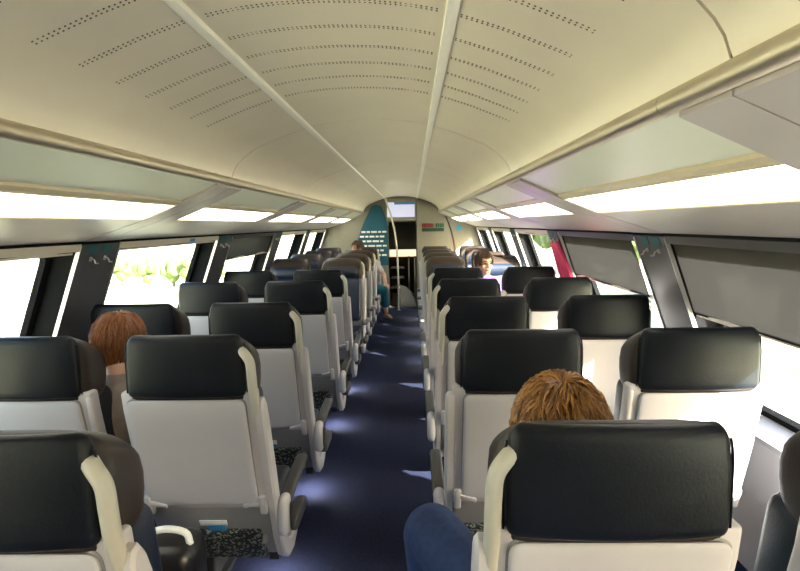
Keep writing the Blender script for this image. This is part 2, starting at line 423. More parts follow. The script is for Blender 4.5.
for k in range(7):
    for s, nm in SIDES:
        wn += 1
        a, b = P[k]+0.18, P[k+1]-0.18
        b = min(b, 10.42)
        t = tag(empty('window_%d' % wn, (s*1.35, (a+b)/2, 1.1)), 'wide train window in a black rubber frame', kind='structure')
        inv = Matrix.Translation(-Vector(t.location))
        f = lambda y, v, d: inv @ Vector(wp(s, y, v, d))
        # black frame plate with a rounded opening, at the glass
        bm = B(); o_in = rrect(a+0.05, b-0.05, VT+0.06, VB-0.03, 0.07, 6); n_ = len(o_in)
        def outer(p):
            y, v = p; return (a if y < (a+b)/2 else b, v) 
        cyx, cyv = (a+b)/2, (VT+VB)/2; hy, hv = (b-a)/2, (VB-VT)/2
        o_out = []
        for (y, v) in o_in:
            q = max(abs(y-cyx)/hy, abs(v-cyv)/hv); o_out.append((cyx+(y-cyx)/q, cyv+(v-cyv)/q))
        for d0, d1 in ((0.11, 0.14),):
            r_ = [[bm.verts.new(f(p[0], p[1], d)) for p in ol] for ol, d in ((o_out, d0), (o_in, d0), (o_in, d1), (o_out, d1))]
            for q in range(4):
                A, Bq = r_[q], r_[(q+1) % 4]
                for i in range(n_): bm.faces.new((A[i], A[(i+1) % n_], Bq[(i+1) % n_], Bq[i]))
        link('window_frame', bm, 'rubber', t, smooth=False)
        bm = B()      # bright metal bead at the wall edge of the reveal
        for yy in (a, b-0.007): box(bm, yy, yy+0.007, VT, VB, -0.006, 0.012, f)
        link('frame_bead', bm, 'alu', t, smooth=False)
        bm = B()      # black lining of the reveal
        for yy in (a, b-0.006): box(bm, yy, yy+0.006, VT, VB, 0.013, 0.11, f)
        link('reveal_lining', bm, 'rubber', t, smooth=False)
        bm = B(); prism(bm, o_in, f, 0.122, 0.128); link('glass_pane', bm, 'glass', t, smooth=False)
        # roller blind
        drop = {1: {2: 0.385, 3: 0.37, 1: 0.385}, -1: {4: 0.24}}[s].get(k, 0.06)
        na = 0.13 if (s > 0 and k == 3) else 0.006       # bright gap beside the fabric
        tb = empty('roller_blind', wp(s, (a+b)/2, 0.05, 0.03)); inv2 = Matrix.Translation(-Vector(tb.location))
        g = lambda y, v, d: inv2 @ Vector(wp(s, y, v, d))
        bm = B(); box(bm, a+0.004, b-0.004, 0.012, 0.046, -0.004, 0.05, g); link('blind_cassette', bm, 'pillar' if drop > 0.1 else 'blind_bar', tb, smooth=False)
        bm = B(); vs = [[bm.verts.new(g(a+na+(b-a-0.006-na)*i/6, 0.04+(drop-0.04)*j/4, 0.022+0.002*math.sin(i*2.1+j))) for i in range(7)] for j in range(5)]
        for j in range(4):
            for i in range(6): bm.faces.new((vs[j][i], vs[j][i+1], vs[j+1][i+1], vs[j+1][i]))
        link('blind_fabric', bm, 'blind', tb)
        bm = B(); rbox(bm, ((a+b)/2, drop, 0.03), ((b-a)/2-0.006, 0.012, 0.008), 0.005, n=(1, 1, 1), cs=1, fn=lambda y, v, d: g(y, v, d)); hb = link('hem_bar', bm, 'blind_bar', tb)
        side = 'teal-panel side' if s < 0 else 'exit-sign side'
        nth = ['seventh', 'sixth', 'fifth', 'fourth', 'third', 'second', 'first'][k]
        if drop > 0.1:
            tag(tb, 'dark woven roller blind half lowered, %s, %s window from the end wall' % (side, nth), 'blind', 'half-lowered roller blinds')
        else:
            tag(tb, 'beige roller blind pulled up, %s, %s window from the end wall' % (side, nth), 'blind', 'raised roller blinds')
        if s > 0 and k == 2:
            bm = B(); box(bm, 1.78, 1.93, drop-0.010, drop+0.010, 0.0205, 0.0222, g); lb = link('blue_sticker', bm, 'blue', tb, smooth=False); lb['label'] = 'small blue sticker with white print'
            bm = B()
            for q in range(7): box(bm, 1.79+0.018*q, 1.80+0.018*q+0.003*(q % 3), drop-0.003, drop+0.003, 0.0200, 0.0204, g)
            q_ = link('sticker_print', bm, 'white', tb, smooth=False); q_['label'] = 'white print on the blue sticker'
        if s < 0 and k == 3:
            bm = B(); box(bm, 4.0, 4.09, 0.018, 0.040, -0.0065, -0.0045, g); link('blue_sticker', bm, 'blue', tb, smooth=False)

# rear wall behind the camera
bm = B(); box(bm, -1.73, 1.73, Y0-0.05, Y0, -0.1, 2.1); tag(link('wall_back', bm, 'endwall', smooth=False), 'plain beige wall closing the saloon behind the seats', kind='structure')

# ------------------------------------------------------------------ end wall with doorway
YE = 10.50
def xz(y): return lambda x, z, t: (x, y+t, z)
def ceil_pts(x0, x1, k=44):
    out = []
    for i in range(k+1):
        x = x0+(x1-x0)*i/k; ax = abs(x)
        if ax <= 0.70: z = up_z(ax)
        else:
            z = LOW[-1][1]
            for (a, b), (c, d) in zip(LOW, LOW[1:]):
                if a <= ax <= c: z = b+(d-b)*(ax-a)/(c-a)
        out.append((x, z+(0.03 if ax < 0.66 or ax > 0.74 else 0.10)))
    return out
bm = B()
prism(bm, [(0.27, 0.0), (1.68, 0.0), (1.68, 0.60)]+ceil_pts(1.36, 0.27), xz(YE), 0.0, 0.06)
prism(bm, [(-1.68, 0.0), (-0.235, 0.0)]+ceil_pts(-0.235, -1.36)+[(-1.68, 0.60)], xz(YE), 0.0, 0.06)
prism(bm, [(0.27, 1.655)]+ceil_pts(0.27, -0.235, 6)+[(-0.235, 1.655)], xz(YE), 0.0, 0.06)
we = tag(link('wall_end', bm, 'endwall', smooth=False), 'beige end wall with an open doorway in the middle', kind='structure')
# proud panel on the sign side with its dark curved edge
cur = [(0.80, 1.69), (0.86, 1.55), (0.92, 1.35), (0.97, 1.1), (1.0, 0.8), (1.01, 0.0)]
bm = B(); prism(bm, [(0.29, 0.0), (0.29, 1.98), (0.45, 1.955), (0.62, 1.885), (0.70, 1.80)]+cur, xz(YE), 0.0, -0.06, 0.006); link('end_panel', bm, 'endwall', we, smooth=False)
bm = B(); tube(bm, [(x+0.012, YE-0.055, z) for x, z in bez([(p[0], p[1], 0) for p in cur], 4) for z in [z]] if False else [(p.x+0.012, YE-0.055, p.y) for p in bez([(q[0], q[1], 0) for q in cur], 4)], 0.018, 8); link('panel_edge', bm, 'brown', we)
# teal graphic panel
tp = [(-0.53, 1.88), (-0.45, 1.91), (-0.36, 1.88), (-0.29, 1.70), (-0.245, 1.53), (-0.225, 1.2), (-0.215, 0.80), (-0.95, 0.80), (-0.86, 1.1), (-0.74, 1.45), (-0.66, 1.64)]
tp = [(min(x, -0.24), z) for x, z in tp]
t = empty('wall_graphic', (0, YE, 0))
bm = B(); prism(bm, tp, lambda x, z, t_: (x, t_, z), 0.0, -0.02, 0.003); link('graphic_panel', bm, 'teal', t, smooth=False)
for r_ in range(6):
    z = 1.40-0.085*r_; x = -0.73-0.03*r_; bm = B()
    while x < -0.31:
        l = random.uniform(0.05, 0.13); l = min(l, -0.27-x); box(bm, x, x+l, -0.023, -0.0195, z, z+0.032); x += l+0.022
    q_ = link('text_line', bm, 'white', t, smooth=False); q_['label'] = 'row of white lettering too small to read'; q_['kind'] = 'stuff'
tag(t, 'dark teal wall graphic with rows of white lettering beside the doorway', 'wall graphic')
# screen in the header
t = empty('information_screen', (0, YE, 1.70))
bm = B(); rbox(bm, (0.0, -0.03, 0.11), (0.275, 0.03, 0.19), 0.01, n=(1, 1, 1)); link('screen_housing', bm, 'endwall', t)
bm = B(); box(bm, -0.25, 0.25, -0.064, -0.0595, -0.02, 0.245); link('display', bm, 'screen', t, smooth=False)
bm = B(); box(bm, -0.12, 0.25, -0.067, -0.0635, 0.205, 0.245); q_ = link('display_bar', bm, 'blue', t, smooth=False); q_['label'] = 'blue bar along the top of the display'
tag(t, 'pale lavender information screen above the doorway', 'screen')
# exit-style sign
t = empty('exit_sign', (0.58, YE-0.06, 1.47))
bm = B(); box(bm, -0.20, 0.20, -0.012, 0.0, -0.06, 0.0); link('sign_bar', bm, 'darkgreen', t, smooth=False)
for nm_, c_, x0, x1 in (('red_print', 'redprint', -0.20, 0.0), ('green_print', 'greenprint', 0.05, 0.20)):
    bm = B(); x = x0
    while x < x1-0.01:
        l = random.uniform(0.025, 0.04); l = min(l, x1-x); box(bm, x, x+l, -0.010, 0.0, 0.012, 0.085); x += l+0.008
    link(nm_, bm, c_, t, smooth=False)
tag(t, 'small sign with red and green print over a dark green bar', 'sign')
bm = B(); prism(bm, [(1.06+0.055*math.cos(a), 1.47+0.055*math.sin(a)) for a in [math.pi*2*i/20 for i in range(20)]], xz(YE), 0.0, -0.004)
tag(link('round_sticker', bm, 'cyan', smooth=False), 'round light blue sticker on the end wall', 'sticker')
# curved pole
t = empty('handrail_pole', (-0.06, 10.22, 0))
pts = bez([(-0.215, 0, 2.03), (-0.16, 0, 1.86), (-0.105, 0, 1.68), (-0.045, 0, 1.40), (-0.012, 0, 1.0), (0, 0, 0.5), (0, 0, 0.0)], 6)
bm = B(); tube(bm, pts, 0.017, 12); link('pole_tube', bm, 'handle', t)
bm = B(); tube(bm, [(0, 0, 0), (0, 0, 0.012)], 0.04, 16); link('pole_foot', bm, 'metal', t)
tag(t, 'pale curved grab pole standing in front of the doorway', 'handrail')
# vestibule and stairs beyond
for nm_, c_, lab_ in (('ceiling_stairwell', (-0.90, 0.90, 10.56, 13.0, 1.60, 1.66), 'dark ceiling of the stairwell'), ('wall_stairwell_left', (-0.90, -0.84, 10.56, 13.0, 0.0, 1.60), 'dark stairwell side wall beyond the teal graphic'),
                      ('wall_stairwell_right', (0.84, 0.90, 10.56, 13.0, 0.0, 1.60), 'dark stairwell side wall beyond the sign'), ('floor_stairwell', (-0.90, 0.90, 10.56, 13.0, -0.1, 0.0), 'dark stairwell floor'),
                      ('wall_stairwell_end', (-0.90, 0.90, 13.0, 13.06, -0.1, 1.66), 'dark end wall of the stairwell')):
    bm = B(); box(bm, *c_); ve = tag(link(nm_, bm, 'enddark', smooth=False), lab_, kind='structure')
bm = B(); box(bm, -0.84, 0.84, 12.90, 12.99, 0.0, 0.80); link('vestibule_dado', bm, 'brown', ve, smooth=False)
t = empty('vestibule_lamp', (0.05, 12.93, 0.90))
bm = B(); rbox(bm, (0, -0.03, 0), (0.36, 0.03, 0.075), 0.012, n=(1, 1, 1)); link('lamp_cover', bm, 'vlamp', t)
bm = B(); box(bm, -0.38, 0.38, -0.01, 0.05, -0.085, 0.085); link('lamp_base', bm, 'white', t, smooth=False)
tag(t, 'bright strip lamp on the dark wall beyond the doorway', 'light')
t = empty('stair_screen', (-0.02, 10.75, 0))
sp_ = [(-0.02, 0.0), (0.28, 0.0), (0.255, 0.12), (0.19, 0.27), (0.10, 0.36), (-0.02, 0.40)]
bm = B(); prism(bm, sp_, lambda x, z, t_: (x, t_, z), 0.0, 0.05, 0.008); link('curved_panel', bm, 'white', t, smooth=False)
tag(t, 'white curved stair side panel in the doorway', 'stair screen')
for i, (x, lab) in enumerate(((0.13, 'beside the white curved panel'), (0.245, 'against the door jamb'))):
    t = empty('stair_post', (x, 10.95, 0))
    bm = B(); tube(bm, [(0, 0, 0), (0, 0, 0.86), (0, 0.02, 0.90), (0, 0.10, 0.92)], 0.018, 10); link('post_tube', bm, 'metal', t)
    bm = B(); tube(bm, [(0, 0, 0), (0, 0, 0.01)], 0.04, 14); link('post_foot', bm, 'metal', t)
    tag(t, 'upright metal stair post '+lab, 'handrail')
t = empty('luggage_rack', (-0.10, 11.5, 0))
for z in (0.28, 0.48, 0.68):
    bm = B(); rbox(bm, (0, 0, z), (0.14, 0.15, 0.012), 0.005, n=(1, 1, 1), cs=1); link('shelf', bm, 'white', t)
for x in (-0.13, 0.13):
    bm = B(); tube(bm, [(x, -0.13, 0), (x, -0.13, 0.85)], 0.012, 8); link('rack_post', bm, 'brown', t)
    bm = B(); tube(bm, [(x, 0.13, 0), (x, 0.13, 0.85)], 0.012, 8); link('rack_post', bm, 'brown', t)
tag(t, 'small shelved rack with white shelves beyond the doorway', 'rack')

# ------------------------------------------------------------------ seats (local: faces +Y, origin on the floor under the headrest)
def yb(z):
    T = [(0.10, 0.33), (0.20, 0.26), (0.30, 0.205), (0.42, 0.150), (0.52, 0.115), (0.70, 0.06), (0.90, 0.008), (0.965, 0.0), (1.3, -0.02)]
    for (a, b), (c, d) in zip(T, T[1:]):
        if z <= c: return b+(d-b)*(z-a)/(c-a)
    return T[-1][1]
def make_seat(kind, ax):
    """kind 'aisle' or 'window'; ax = +1/-1: local x side that faces the aisle"""
    t = empty('train_seat')
    # plastic shell
    bm = B(); rbox(bm, (0, 0.03, 0.700), (0.248, 0.030, 0.258), (0.012, 0.012, 0.012), n=(2, 1, 8), cs=2, fn=lambda x, y, z: (x, y+yb(z), z)); link('seat_shell', bm, 'shell', t)
    # folded table with rounded corners
    bm = B(); rbox(bm, (-0.008*ax, -0.008, 0.697), (0.216, 0.010, 0.232), (0.026, 0.007, 0.026), n=(2, 1, 8), cs=3, fn=lambda x, y, z: (x, y+yb(z), z)); link('folding_table', bm, 'table', t)
    bm = B(); rbox(bm, (-0.008*ax, -0.001, 0.697), (0.2205, 0.004, 0.2365), (0.028, 0.003, 0.028), n=(2, 1, 8), cs=3, fn=lambda x, y, z: (x, y+yb(z), z)); link('table_gap', bm, 'lower', t)
    for s in (-1, 1):
        bm = B(); rbox(bm, (s*0.224, -0.008, 0.468), (0.014, 0.014, 0.045), 0.008, n=(1, 1, 2), fn=lambda x, y, z: (x, y+yb(z), z))
        rbox(bm, (s*0.195, -0.014, 0.478), (0.045, 0.006, 0.010), 0.005, n=(1, 1, 1), fn=lambda x, y, z: (x, y+yb(z)-0.003, z+0.012*(0.195-abs(x))/0.045*-1)); link('table_hinge', bm, 'shell', t)
    # grey lower back and net pocket
    bm = B(); rbox(bm, (0, 0.03, 0.320), (0.236, 0.028, 0.150), 0.010, n=(2, 1, 5), fn=lambda x, y, z: (x, y+yb(z), z)); lo = link('lower_back', bm, 'lower', t)
    bm = B(); rbox(bm, (ax*0.03, -0.004, 0.245), (0.165, 0.022, 0.085), 0.012, n=(2, 1, 3), fn=lambda x, y, z: (x, y+yb(z), z)); link('net_pocket', bm, 'net', t)
    bm = B(); rbox(bm, (0.005, 0.0, 0.365), (0.055, 0.004, 0.014), 0.002, n=(1, 1, 1), cs=1, fn=lambda x, y, z: (x, y+yb(z), z)); q_ = link('printed_label', bm, 'white', t); q_['label'] = 'white printed label'
    bm = B(); rbox(bm, (0.022, -0.012, 0.335), (0.036, 0.002, 0.022), 0.002, n=(1, 1, 1), cs=1, fn=lambda x, y, z: (x, y+yb(z), z)); q_ = link('leaflet', bm, 'blue', t); q_['label'] = 'blue leaflet in the pocket'
    # headrest: wide cushion with forward wings
    def hd(x, y, z):
        k = abs(x)/0.232
        up_ = max(0.0, min(1.0, (z-0.93)/0.24))
        y2 = y + 0.035*max(0, k-0.45)**1.2*(1.0 if y > 0.05 else 0.0)           # wings reach forward
        y2 -= 0.012*(1-k*k)*(1 if y < 0.05 else 0)
        y2 += 0.030*math.sin(min(1.0, max(0.0, (z-0.90)/0.27))*math.pi)*(1 if y > 0.06 else 0)
        zz = z - up_*(0.42*max(0.0, y2-0.012)) - 0.010*max(0, k-0.55)**2*4*up_
        return (x*(1.0-0.10*max(0, (z-1.08)/0.1)**2), y2, zz)
    bm = B(); rbox(bm, (0, 0.070, 1.034), (0.232, 0.070, 0.138), (0.045, 0.050, 0.060), n=(8, 2, 3), cs=4, fn=hd); link('headrest_cushion', bm, 'leather_wing', t)
    bm = B(); rbox(bm, (0, 0.012, 1.054), (0.215, 0.022, 0.114), (0.020, 0.018, 0.030), n=(8, 1, 3), cs=3,
                   fn=lambda x, y, z: (x*(1.0-0.10*max(0, (z-1.08)/0.1)**2), y-0.020*(1-(x/0.215)**2)-0.006, z)); hp = link('headrest_back', bm, 'leather', t)
    for s in (-1, 1):
        bm = B(); tube(bm, [(s*(0.219-0.02*max(0, (z-1.08)/0.1)**2), 0.002, z) for z in [0.955+0.02*i for i in range(10)]], 0.0028, 6); link('seam', bm, 'leather', hp)
    bm = B(); rbox(bm, (0, 0.112, 1.030), (0.190, 0.036, 0.100), (0.05, 0.030, 0.05), n=(6, 1, 3), cs=3,
                   fn=lambda x, y, z: hd(x, y+0.006, z)); link('headrest_front', bm, 'leather_blue', t)
    # seat and back cushions
    bm = B(); rbox(bm, (0, 0.17, 0.70), (0.225, 0.075, 0.245), (0.045, 0.045, 0.045), n=(6, 1, 5), cs=3,
                   fn=lambda x, y, z: (x, y+yb(z)*0.75-0.055+0.03*(abs(x)/0.22)**3*(1 if y > 0.17 else 0), z)); link('back_cushion', bm, 'leather_blue', t)
    bm = B(); rbox(bm, (0, 0.43, 0.345), (0.225, 0.235, 0.055), (0.045, 0.06, 0.035), n=(5, 5, 1), cs=3,
                   fn=lambda x, y, z: (x, y, z+0.02*(y-0.43)+0.012*(abs(x)/0.22)**3)); link('seat_cushion', bm, 'leather_blue', t)
    bm = B(); rbox(bm, (0, 0.40, 0.277), (0.215, 0.20, 0.022), 0.012, n=(1, 1, 1)); link('seat_pan', bm, 'lower', t)
    # pedestal
    bm = B(); rbox(bm, (-0.10*ax, 0.42, 0.135), (0.05, 0.10, 0.135), 0.015, n=(1, 1, 1)); rbox(bm, (-0.10*ax, 0.42, 0.012), (0.08, 0.16, 0.012), 0.005, n=(1, 1, 1)); link('pedestal', bm, 'dark', t)
    if kind == 'aisle':
        # grab handle at the aisle corner
        p = bez([(ax*0.242, 0.050, 0.80), (ax*0.242, 0.022, 0.88), (ax*0.241, -0.002, 0.95), (ax*0.240, -0.012, 1.02), (ax*0.236, -0.014, 1.070), (ax*0.216, -0.008, 1.100), (ax*0.19, 0.015, 1.115)], 5)
        bm = B(); tube(bm, p, [0.020]*len(p), 12, ry=0.017); link('grab_handle', bm, 'handle', t)
        # side plate
        sid = [(0.010, 0.925), (0.000, 0.90), (0.012, 0.84), (0.055, 0.70), (0.105, 0.54), (0.145, 0.42), (0.190, 0.29), (0.25, 0.185), (0.33, 0.125), (0.42, 0.115), (0.50, 0.150), (0.55, 0.22),
               (0.53, 0.245), (0.47, 0.20), (0.40, 0.185), (0.335, 0.215), (0.275, 0.30), (0.215, 0.43), (0.170, 0.58), (0.125, 0.72), (0.085, 0.84), (0.060, 0.90), (0.035, 0.93)]
        bm = B(); prism(bm, sid, lambda y, z, t_: (ax*t_, y, z), 0.242, 0.274, 0.008); link('side_plate', bm, 'shell', t)
        # armrest
        bm = B(); rbox(bm, (ax*0.294, 0.185, 0.395), (0.026, 0.050, 0.085), (0.022, 0.045, 0.045), n=(1, 1, 2), cs=3); hub = link('armrest_hub', bm, 'shell', t)
        bm = B(); rbox(bm, (ax*0.321, 0.185, 0.395), (0.004, 0.030, 0.060), (0.004, 0.028, 0.028), n=(1, 1, 1), cs=2); link('hub_cap', bm, 'dark', hub)
        bm = B(); rbox(bm, (ax*0.294, 0.38, 0.470), (0.027, 0.20, 0.018), (0.016, 0.03, 0.016), n=(1, 4, 1), cs=3, fn=lambda x, y, z: (x, y, z+0.08*(y-0.38)-0.25*(y-0.38)**2)); link('arm_pad', bm, 'armpad', t)
        bm = B(); rbox(bm, (ax*0.290, 0.43, 0.275), (0.024, 0.12, 0.030), (0.012, 0.03, 0.02), n=(1, 2, 1)); link('seat_flank', bm, 'armpad', t)
        # small lamp added under the side plate to make bright floor spots
        if ax > 0:
            bm = B(); rbox(bm, (ax*0.205, 0.36, 0.136), (0.020, 0.030, 0.006), 0.003, n=(1, 1, 1), cs=1); box(bm, ax*0.205-0.02, ax*0.205+0.02, 0.330, 0.336, 0.112, 0.136); hs_ = link('added_floor_lamp', bm, 'dark', t)
            bm = B(); rbox(bm, (ax*0.205, 0.355, 0.129), (0.012, 0.010, 0.002), 0.001, n=(1, 1, 1), cs=1); link('added_floor_lens', bm, 'floor_spot_glow', hs_)
    else:
        # middle armrest carried by the window seat
        bm = B(); rbox(bm, (ax*0.290, 0.36, 0.470), (0.026, 0.21, 0.020), (0.016, 0.03, 0.016), n=(1, 4, 1), cs=3); link('arm_pad', bm, 'armpad', t)
        bm = B(); rbox(bm, (ax*0.290, 0.19, 0.41), (0.020, 0.04, 0.07), 0.015, n=(1, 1, 1)); link('armrest_hub', bm, 'shell', t)
        bm = B(); rbox(bm, (ax*0.238, 0.035, 0.865), (0.012, 0.030, 0.078), 0.012, n=(1, 1, 2), fn=lambda x, y, z: (x, y+yb(z)-0.01, z)); link('shell_corner', bm, 'shell', t)
    return t
mat('floor_spot_glow', (0.9, 0.9, 0.9), 0.5, emit=(1.0, 0.97, 0.92), estr=1500.0)  # added emitter that throws the floor spots beside the seats
PROTO = {('aisle', 1): make_seat('aisle', 1), ('aisle', -1): make_seat('aisle', -1), ('window', 1): make_seat('window', 1), ('window', -1): make_seat('window', -1)}
used = set()
XA, XW = 0.59, 1.225
ORD = ['ninth', 'eighth', 'seventh', 'sixth', 'fifth', 'fourth', 'third', 'second', 'first']
ROWS_R = [(1.06, 1), (2.03, 1), (2.98, 1), (3.96, 1), (4.97, 1), (6.80, -1), (7.77, -1), (8.75, -1), (9.72, -1)]
ROWS_L = [(1.025, 1), (1.99, 1), (2.84, 1), (3.93, 1), (4.90, 1), (6.70, -1), (7.70, -1), (8.70, -1), (9.70, -1)]
for s, rows in ((1, ROWS_R), (-1, ROWS_L)):
    for i, (y, fc) in enumerate(rows):
        for kind, X in (('aisle', XA), ('window', XW)):
            ax = -s*fc
            key = (kind, ax)
            o = PROTO[key] if key not in used else copy_tree(PROTO[key]); used.add(key)
            if s < 0 and kind == 'aisle': X += 0.03
            o.location = (s*X, y, 0); o.rotation_euler = (0, 0, 0 if fc > 0 else math.pi)
            if s > 0 and i == 1 and kind == 'aisle':
                for ch in list(o.children):
                    if ch.name.startswith('grab_handle'): bpy.data.objects.remove(ch)
            side = 'exit-sign side' if s > 0 else 'teal-panel side'
            look = 'pale-backed seat with black headrest' if fc > 0 else 'dark blue leather seat seen from the front'
            tag(o, '%s, %s, %s, %s row from end wall' % (look, kind, side, ORD[i]), 'train seat', 'saloon seats facing the end wall' if fc > 0 else 'saloon seats with their backs to the end wall')

# ------------------------------------------------------------------ luggage and pink glow shape
t = empty('suitcase', (-0.745, 1.83, 0), 0.05)
bm = B(); rbox(bm, (0, 0, 0.268), (0.205, 0.095, 0.228), (0.05, 0.05, 0.06), n=(4, 2, 4), cs=3, fn=lambda x, y, z: (x, y, z)); link('suitcase_body', bm, 'suitcase', t)
bm = B(); tube(bm, bez([(0.02, -0.03, 0.485), (0.035, -0.03, 0.522), (0.10, -0.03, 0.540), (0.165, -0.03, 0.526), (0.18, -0.03, 0.485)], 5), 0.012, 10); link('carry_handle', bm, 'white', t)
bm = B(); tube(bm, [(0.205*math.cos(a)*1.0, 0.0, 0.275+0.236*math.sin(a)) for a in []] or [(-0.206, 0, 0.1), (-0.206, 0, 0.45)], 0.004, 6); link('zip', bm, 'metal', t)
for x in (-0.15, 0.15):
    for y in (-0.07, 0.07):
        bm = B(); tube(bm, [(x-0.012, y, 0.022), (x+0.012, y, 0.022)], 0.022, 12); rbox(bm, (x, y, 0.045), (0.016, 0.016, 0.012), 0.004, n=(1, 1, 1)); link('wheel', bm, 'dark', t)
tag(t, 'black suitcase with a white carry handle standing behind a pale seat back', 'suitcase')

# shape added for the pink glow on the third pillar, window side with blinds
t = empty('pink_glow_garment', wp(1, P[4]-0.02, 0.10, -0.04))
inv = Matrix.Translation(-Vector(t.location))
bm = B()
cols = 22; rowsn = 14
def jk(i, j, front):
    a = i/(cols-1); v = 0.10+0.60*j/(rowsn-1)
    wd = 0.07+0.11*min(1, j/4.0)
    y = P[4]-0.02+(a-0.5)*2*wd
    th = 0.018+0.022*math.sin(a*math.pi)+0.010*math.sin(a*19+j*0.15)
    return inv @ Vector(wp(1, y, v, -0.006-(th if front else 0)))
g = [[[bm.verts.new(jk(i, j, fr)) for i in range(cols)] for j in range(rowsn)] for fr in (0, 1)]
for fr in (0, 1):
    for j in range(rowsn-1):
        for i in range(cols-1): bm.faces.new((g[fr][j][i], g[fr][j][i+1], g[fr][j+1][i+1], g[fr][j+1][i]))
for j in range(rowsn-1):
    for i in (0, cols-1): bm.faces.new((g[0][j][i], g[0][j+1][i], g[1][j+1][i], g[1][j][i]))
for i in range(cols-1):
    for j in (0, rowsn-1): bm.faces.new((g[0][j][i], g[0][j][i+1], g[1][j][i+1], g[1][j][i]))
link('glow_garment_body', bm, 'pink', t)
bm = B(); tube(bm, [inv @ Vector(wp(1, P[4]-0.07, 0.10, -0.02)), inv @ Vector(wp(1, P[4]-0.05, 0.085, -0.035)), inv @ Vector(wp(1, P[4]-0.03, 0.10, -0.02))], 0.003, 6); link('glow_garment_loop', bm, 'pink', t)
tag(t, 'pink garment shape added for the pink glow on a dark window pillar', 'jacket')

# ------------------------------------------------------------------ people
def ball(bm, p, r, rot=None, seg=14):
    r = (r, r, r) if isinstance(r, (int, float)) else r
    M_ = Matrix.Translation(Vector(p)) @ (rot.to_4x4() if rot else Matrix()) @ Matrix.Diagonal((*r, 1))
    bmesh.ops.create_uvsphere(bm, u_segments=seg, v_segments=seg-4, radius=1.0, matrix=M_)
def limb(bm, pts, rad):
    pts = [Vector(p) for p in pts]
    for p, r in zip(pts, rad): ball(bm, p, r, seg=12)
    for a, b, r0, r1 in zip(pts, pts[1:], rad, rad[1:]):
        if (b-a).length > 1e-4: tube(bm, [a, a.lerp(b, .5), b], [r0, (r0+r1)/2, r1], 12)
def fuse(name, bm, material, parent, vox, smooth=4):
    o = link(name, bm, material, parent, recalc=True)
    md = o.modifiers.new('fuse', 'REMESH'); md.mode = 'VOXEL'; md.voxel_size = vox; md.use_smooth_shade = True
    ms = o.modifiers.new('soften', 'SMOOTH'); ms.factor = 0.5; ms.iterations = smooth
    return o
def hand(bm, wrist, d, n, s):
    """d pointing direction, n palm normal, s=+1 thumb side sign"""
    d = Vector(d).normalized(); n_ = Vector(n); n_ = (n_-d*n_.dot(d)).normalized(); x = d.cross(n_)*s
    w_ = Vector(wrist)
    limb(bm, [w_, w_+d*0.03], [0.024, 0.026])
    for k in range(4):
        limb(bm, [w_+d*0.03+x*(0.024-0.016*k), w_+d*0.082+x*(0.027-0.018*k)], [0.014, 0.011])
        L = (0.036, 0.041, 0.037, 0.029)[k]; b0 = w_+d*0.084+x*(0.028-0.0185*k)
        b1 = b0+(d*0.9+n_*0.4).normalized()*L; b2 = b1+(d*0.45+n_*0.9).normalized()*L*0.7; b3 = b2+(d*-0.05+n_).normalized()*L*0.5
        limb(bm, [b0, b1, b2, b3], [0.0095, 0.0088, 0.0080, 0.0068])
    t0 = w_+d*0.025+x*0.022; t1 = w_+d*0.055+x*0.050+n_*0.012; t2 = t1+(d*0.9+n_*0.4+x*0.1).normalized()*0.032; t3 = t2+(d+n_*0.4).normalized()*0.022
    limb(bm, [t0, t1, t2, t3], [0.014, 0.012, 0.0098, 0.0078])

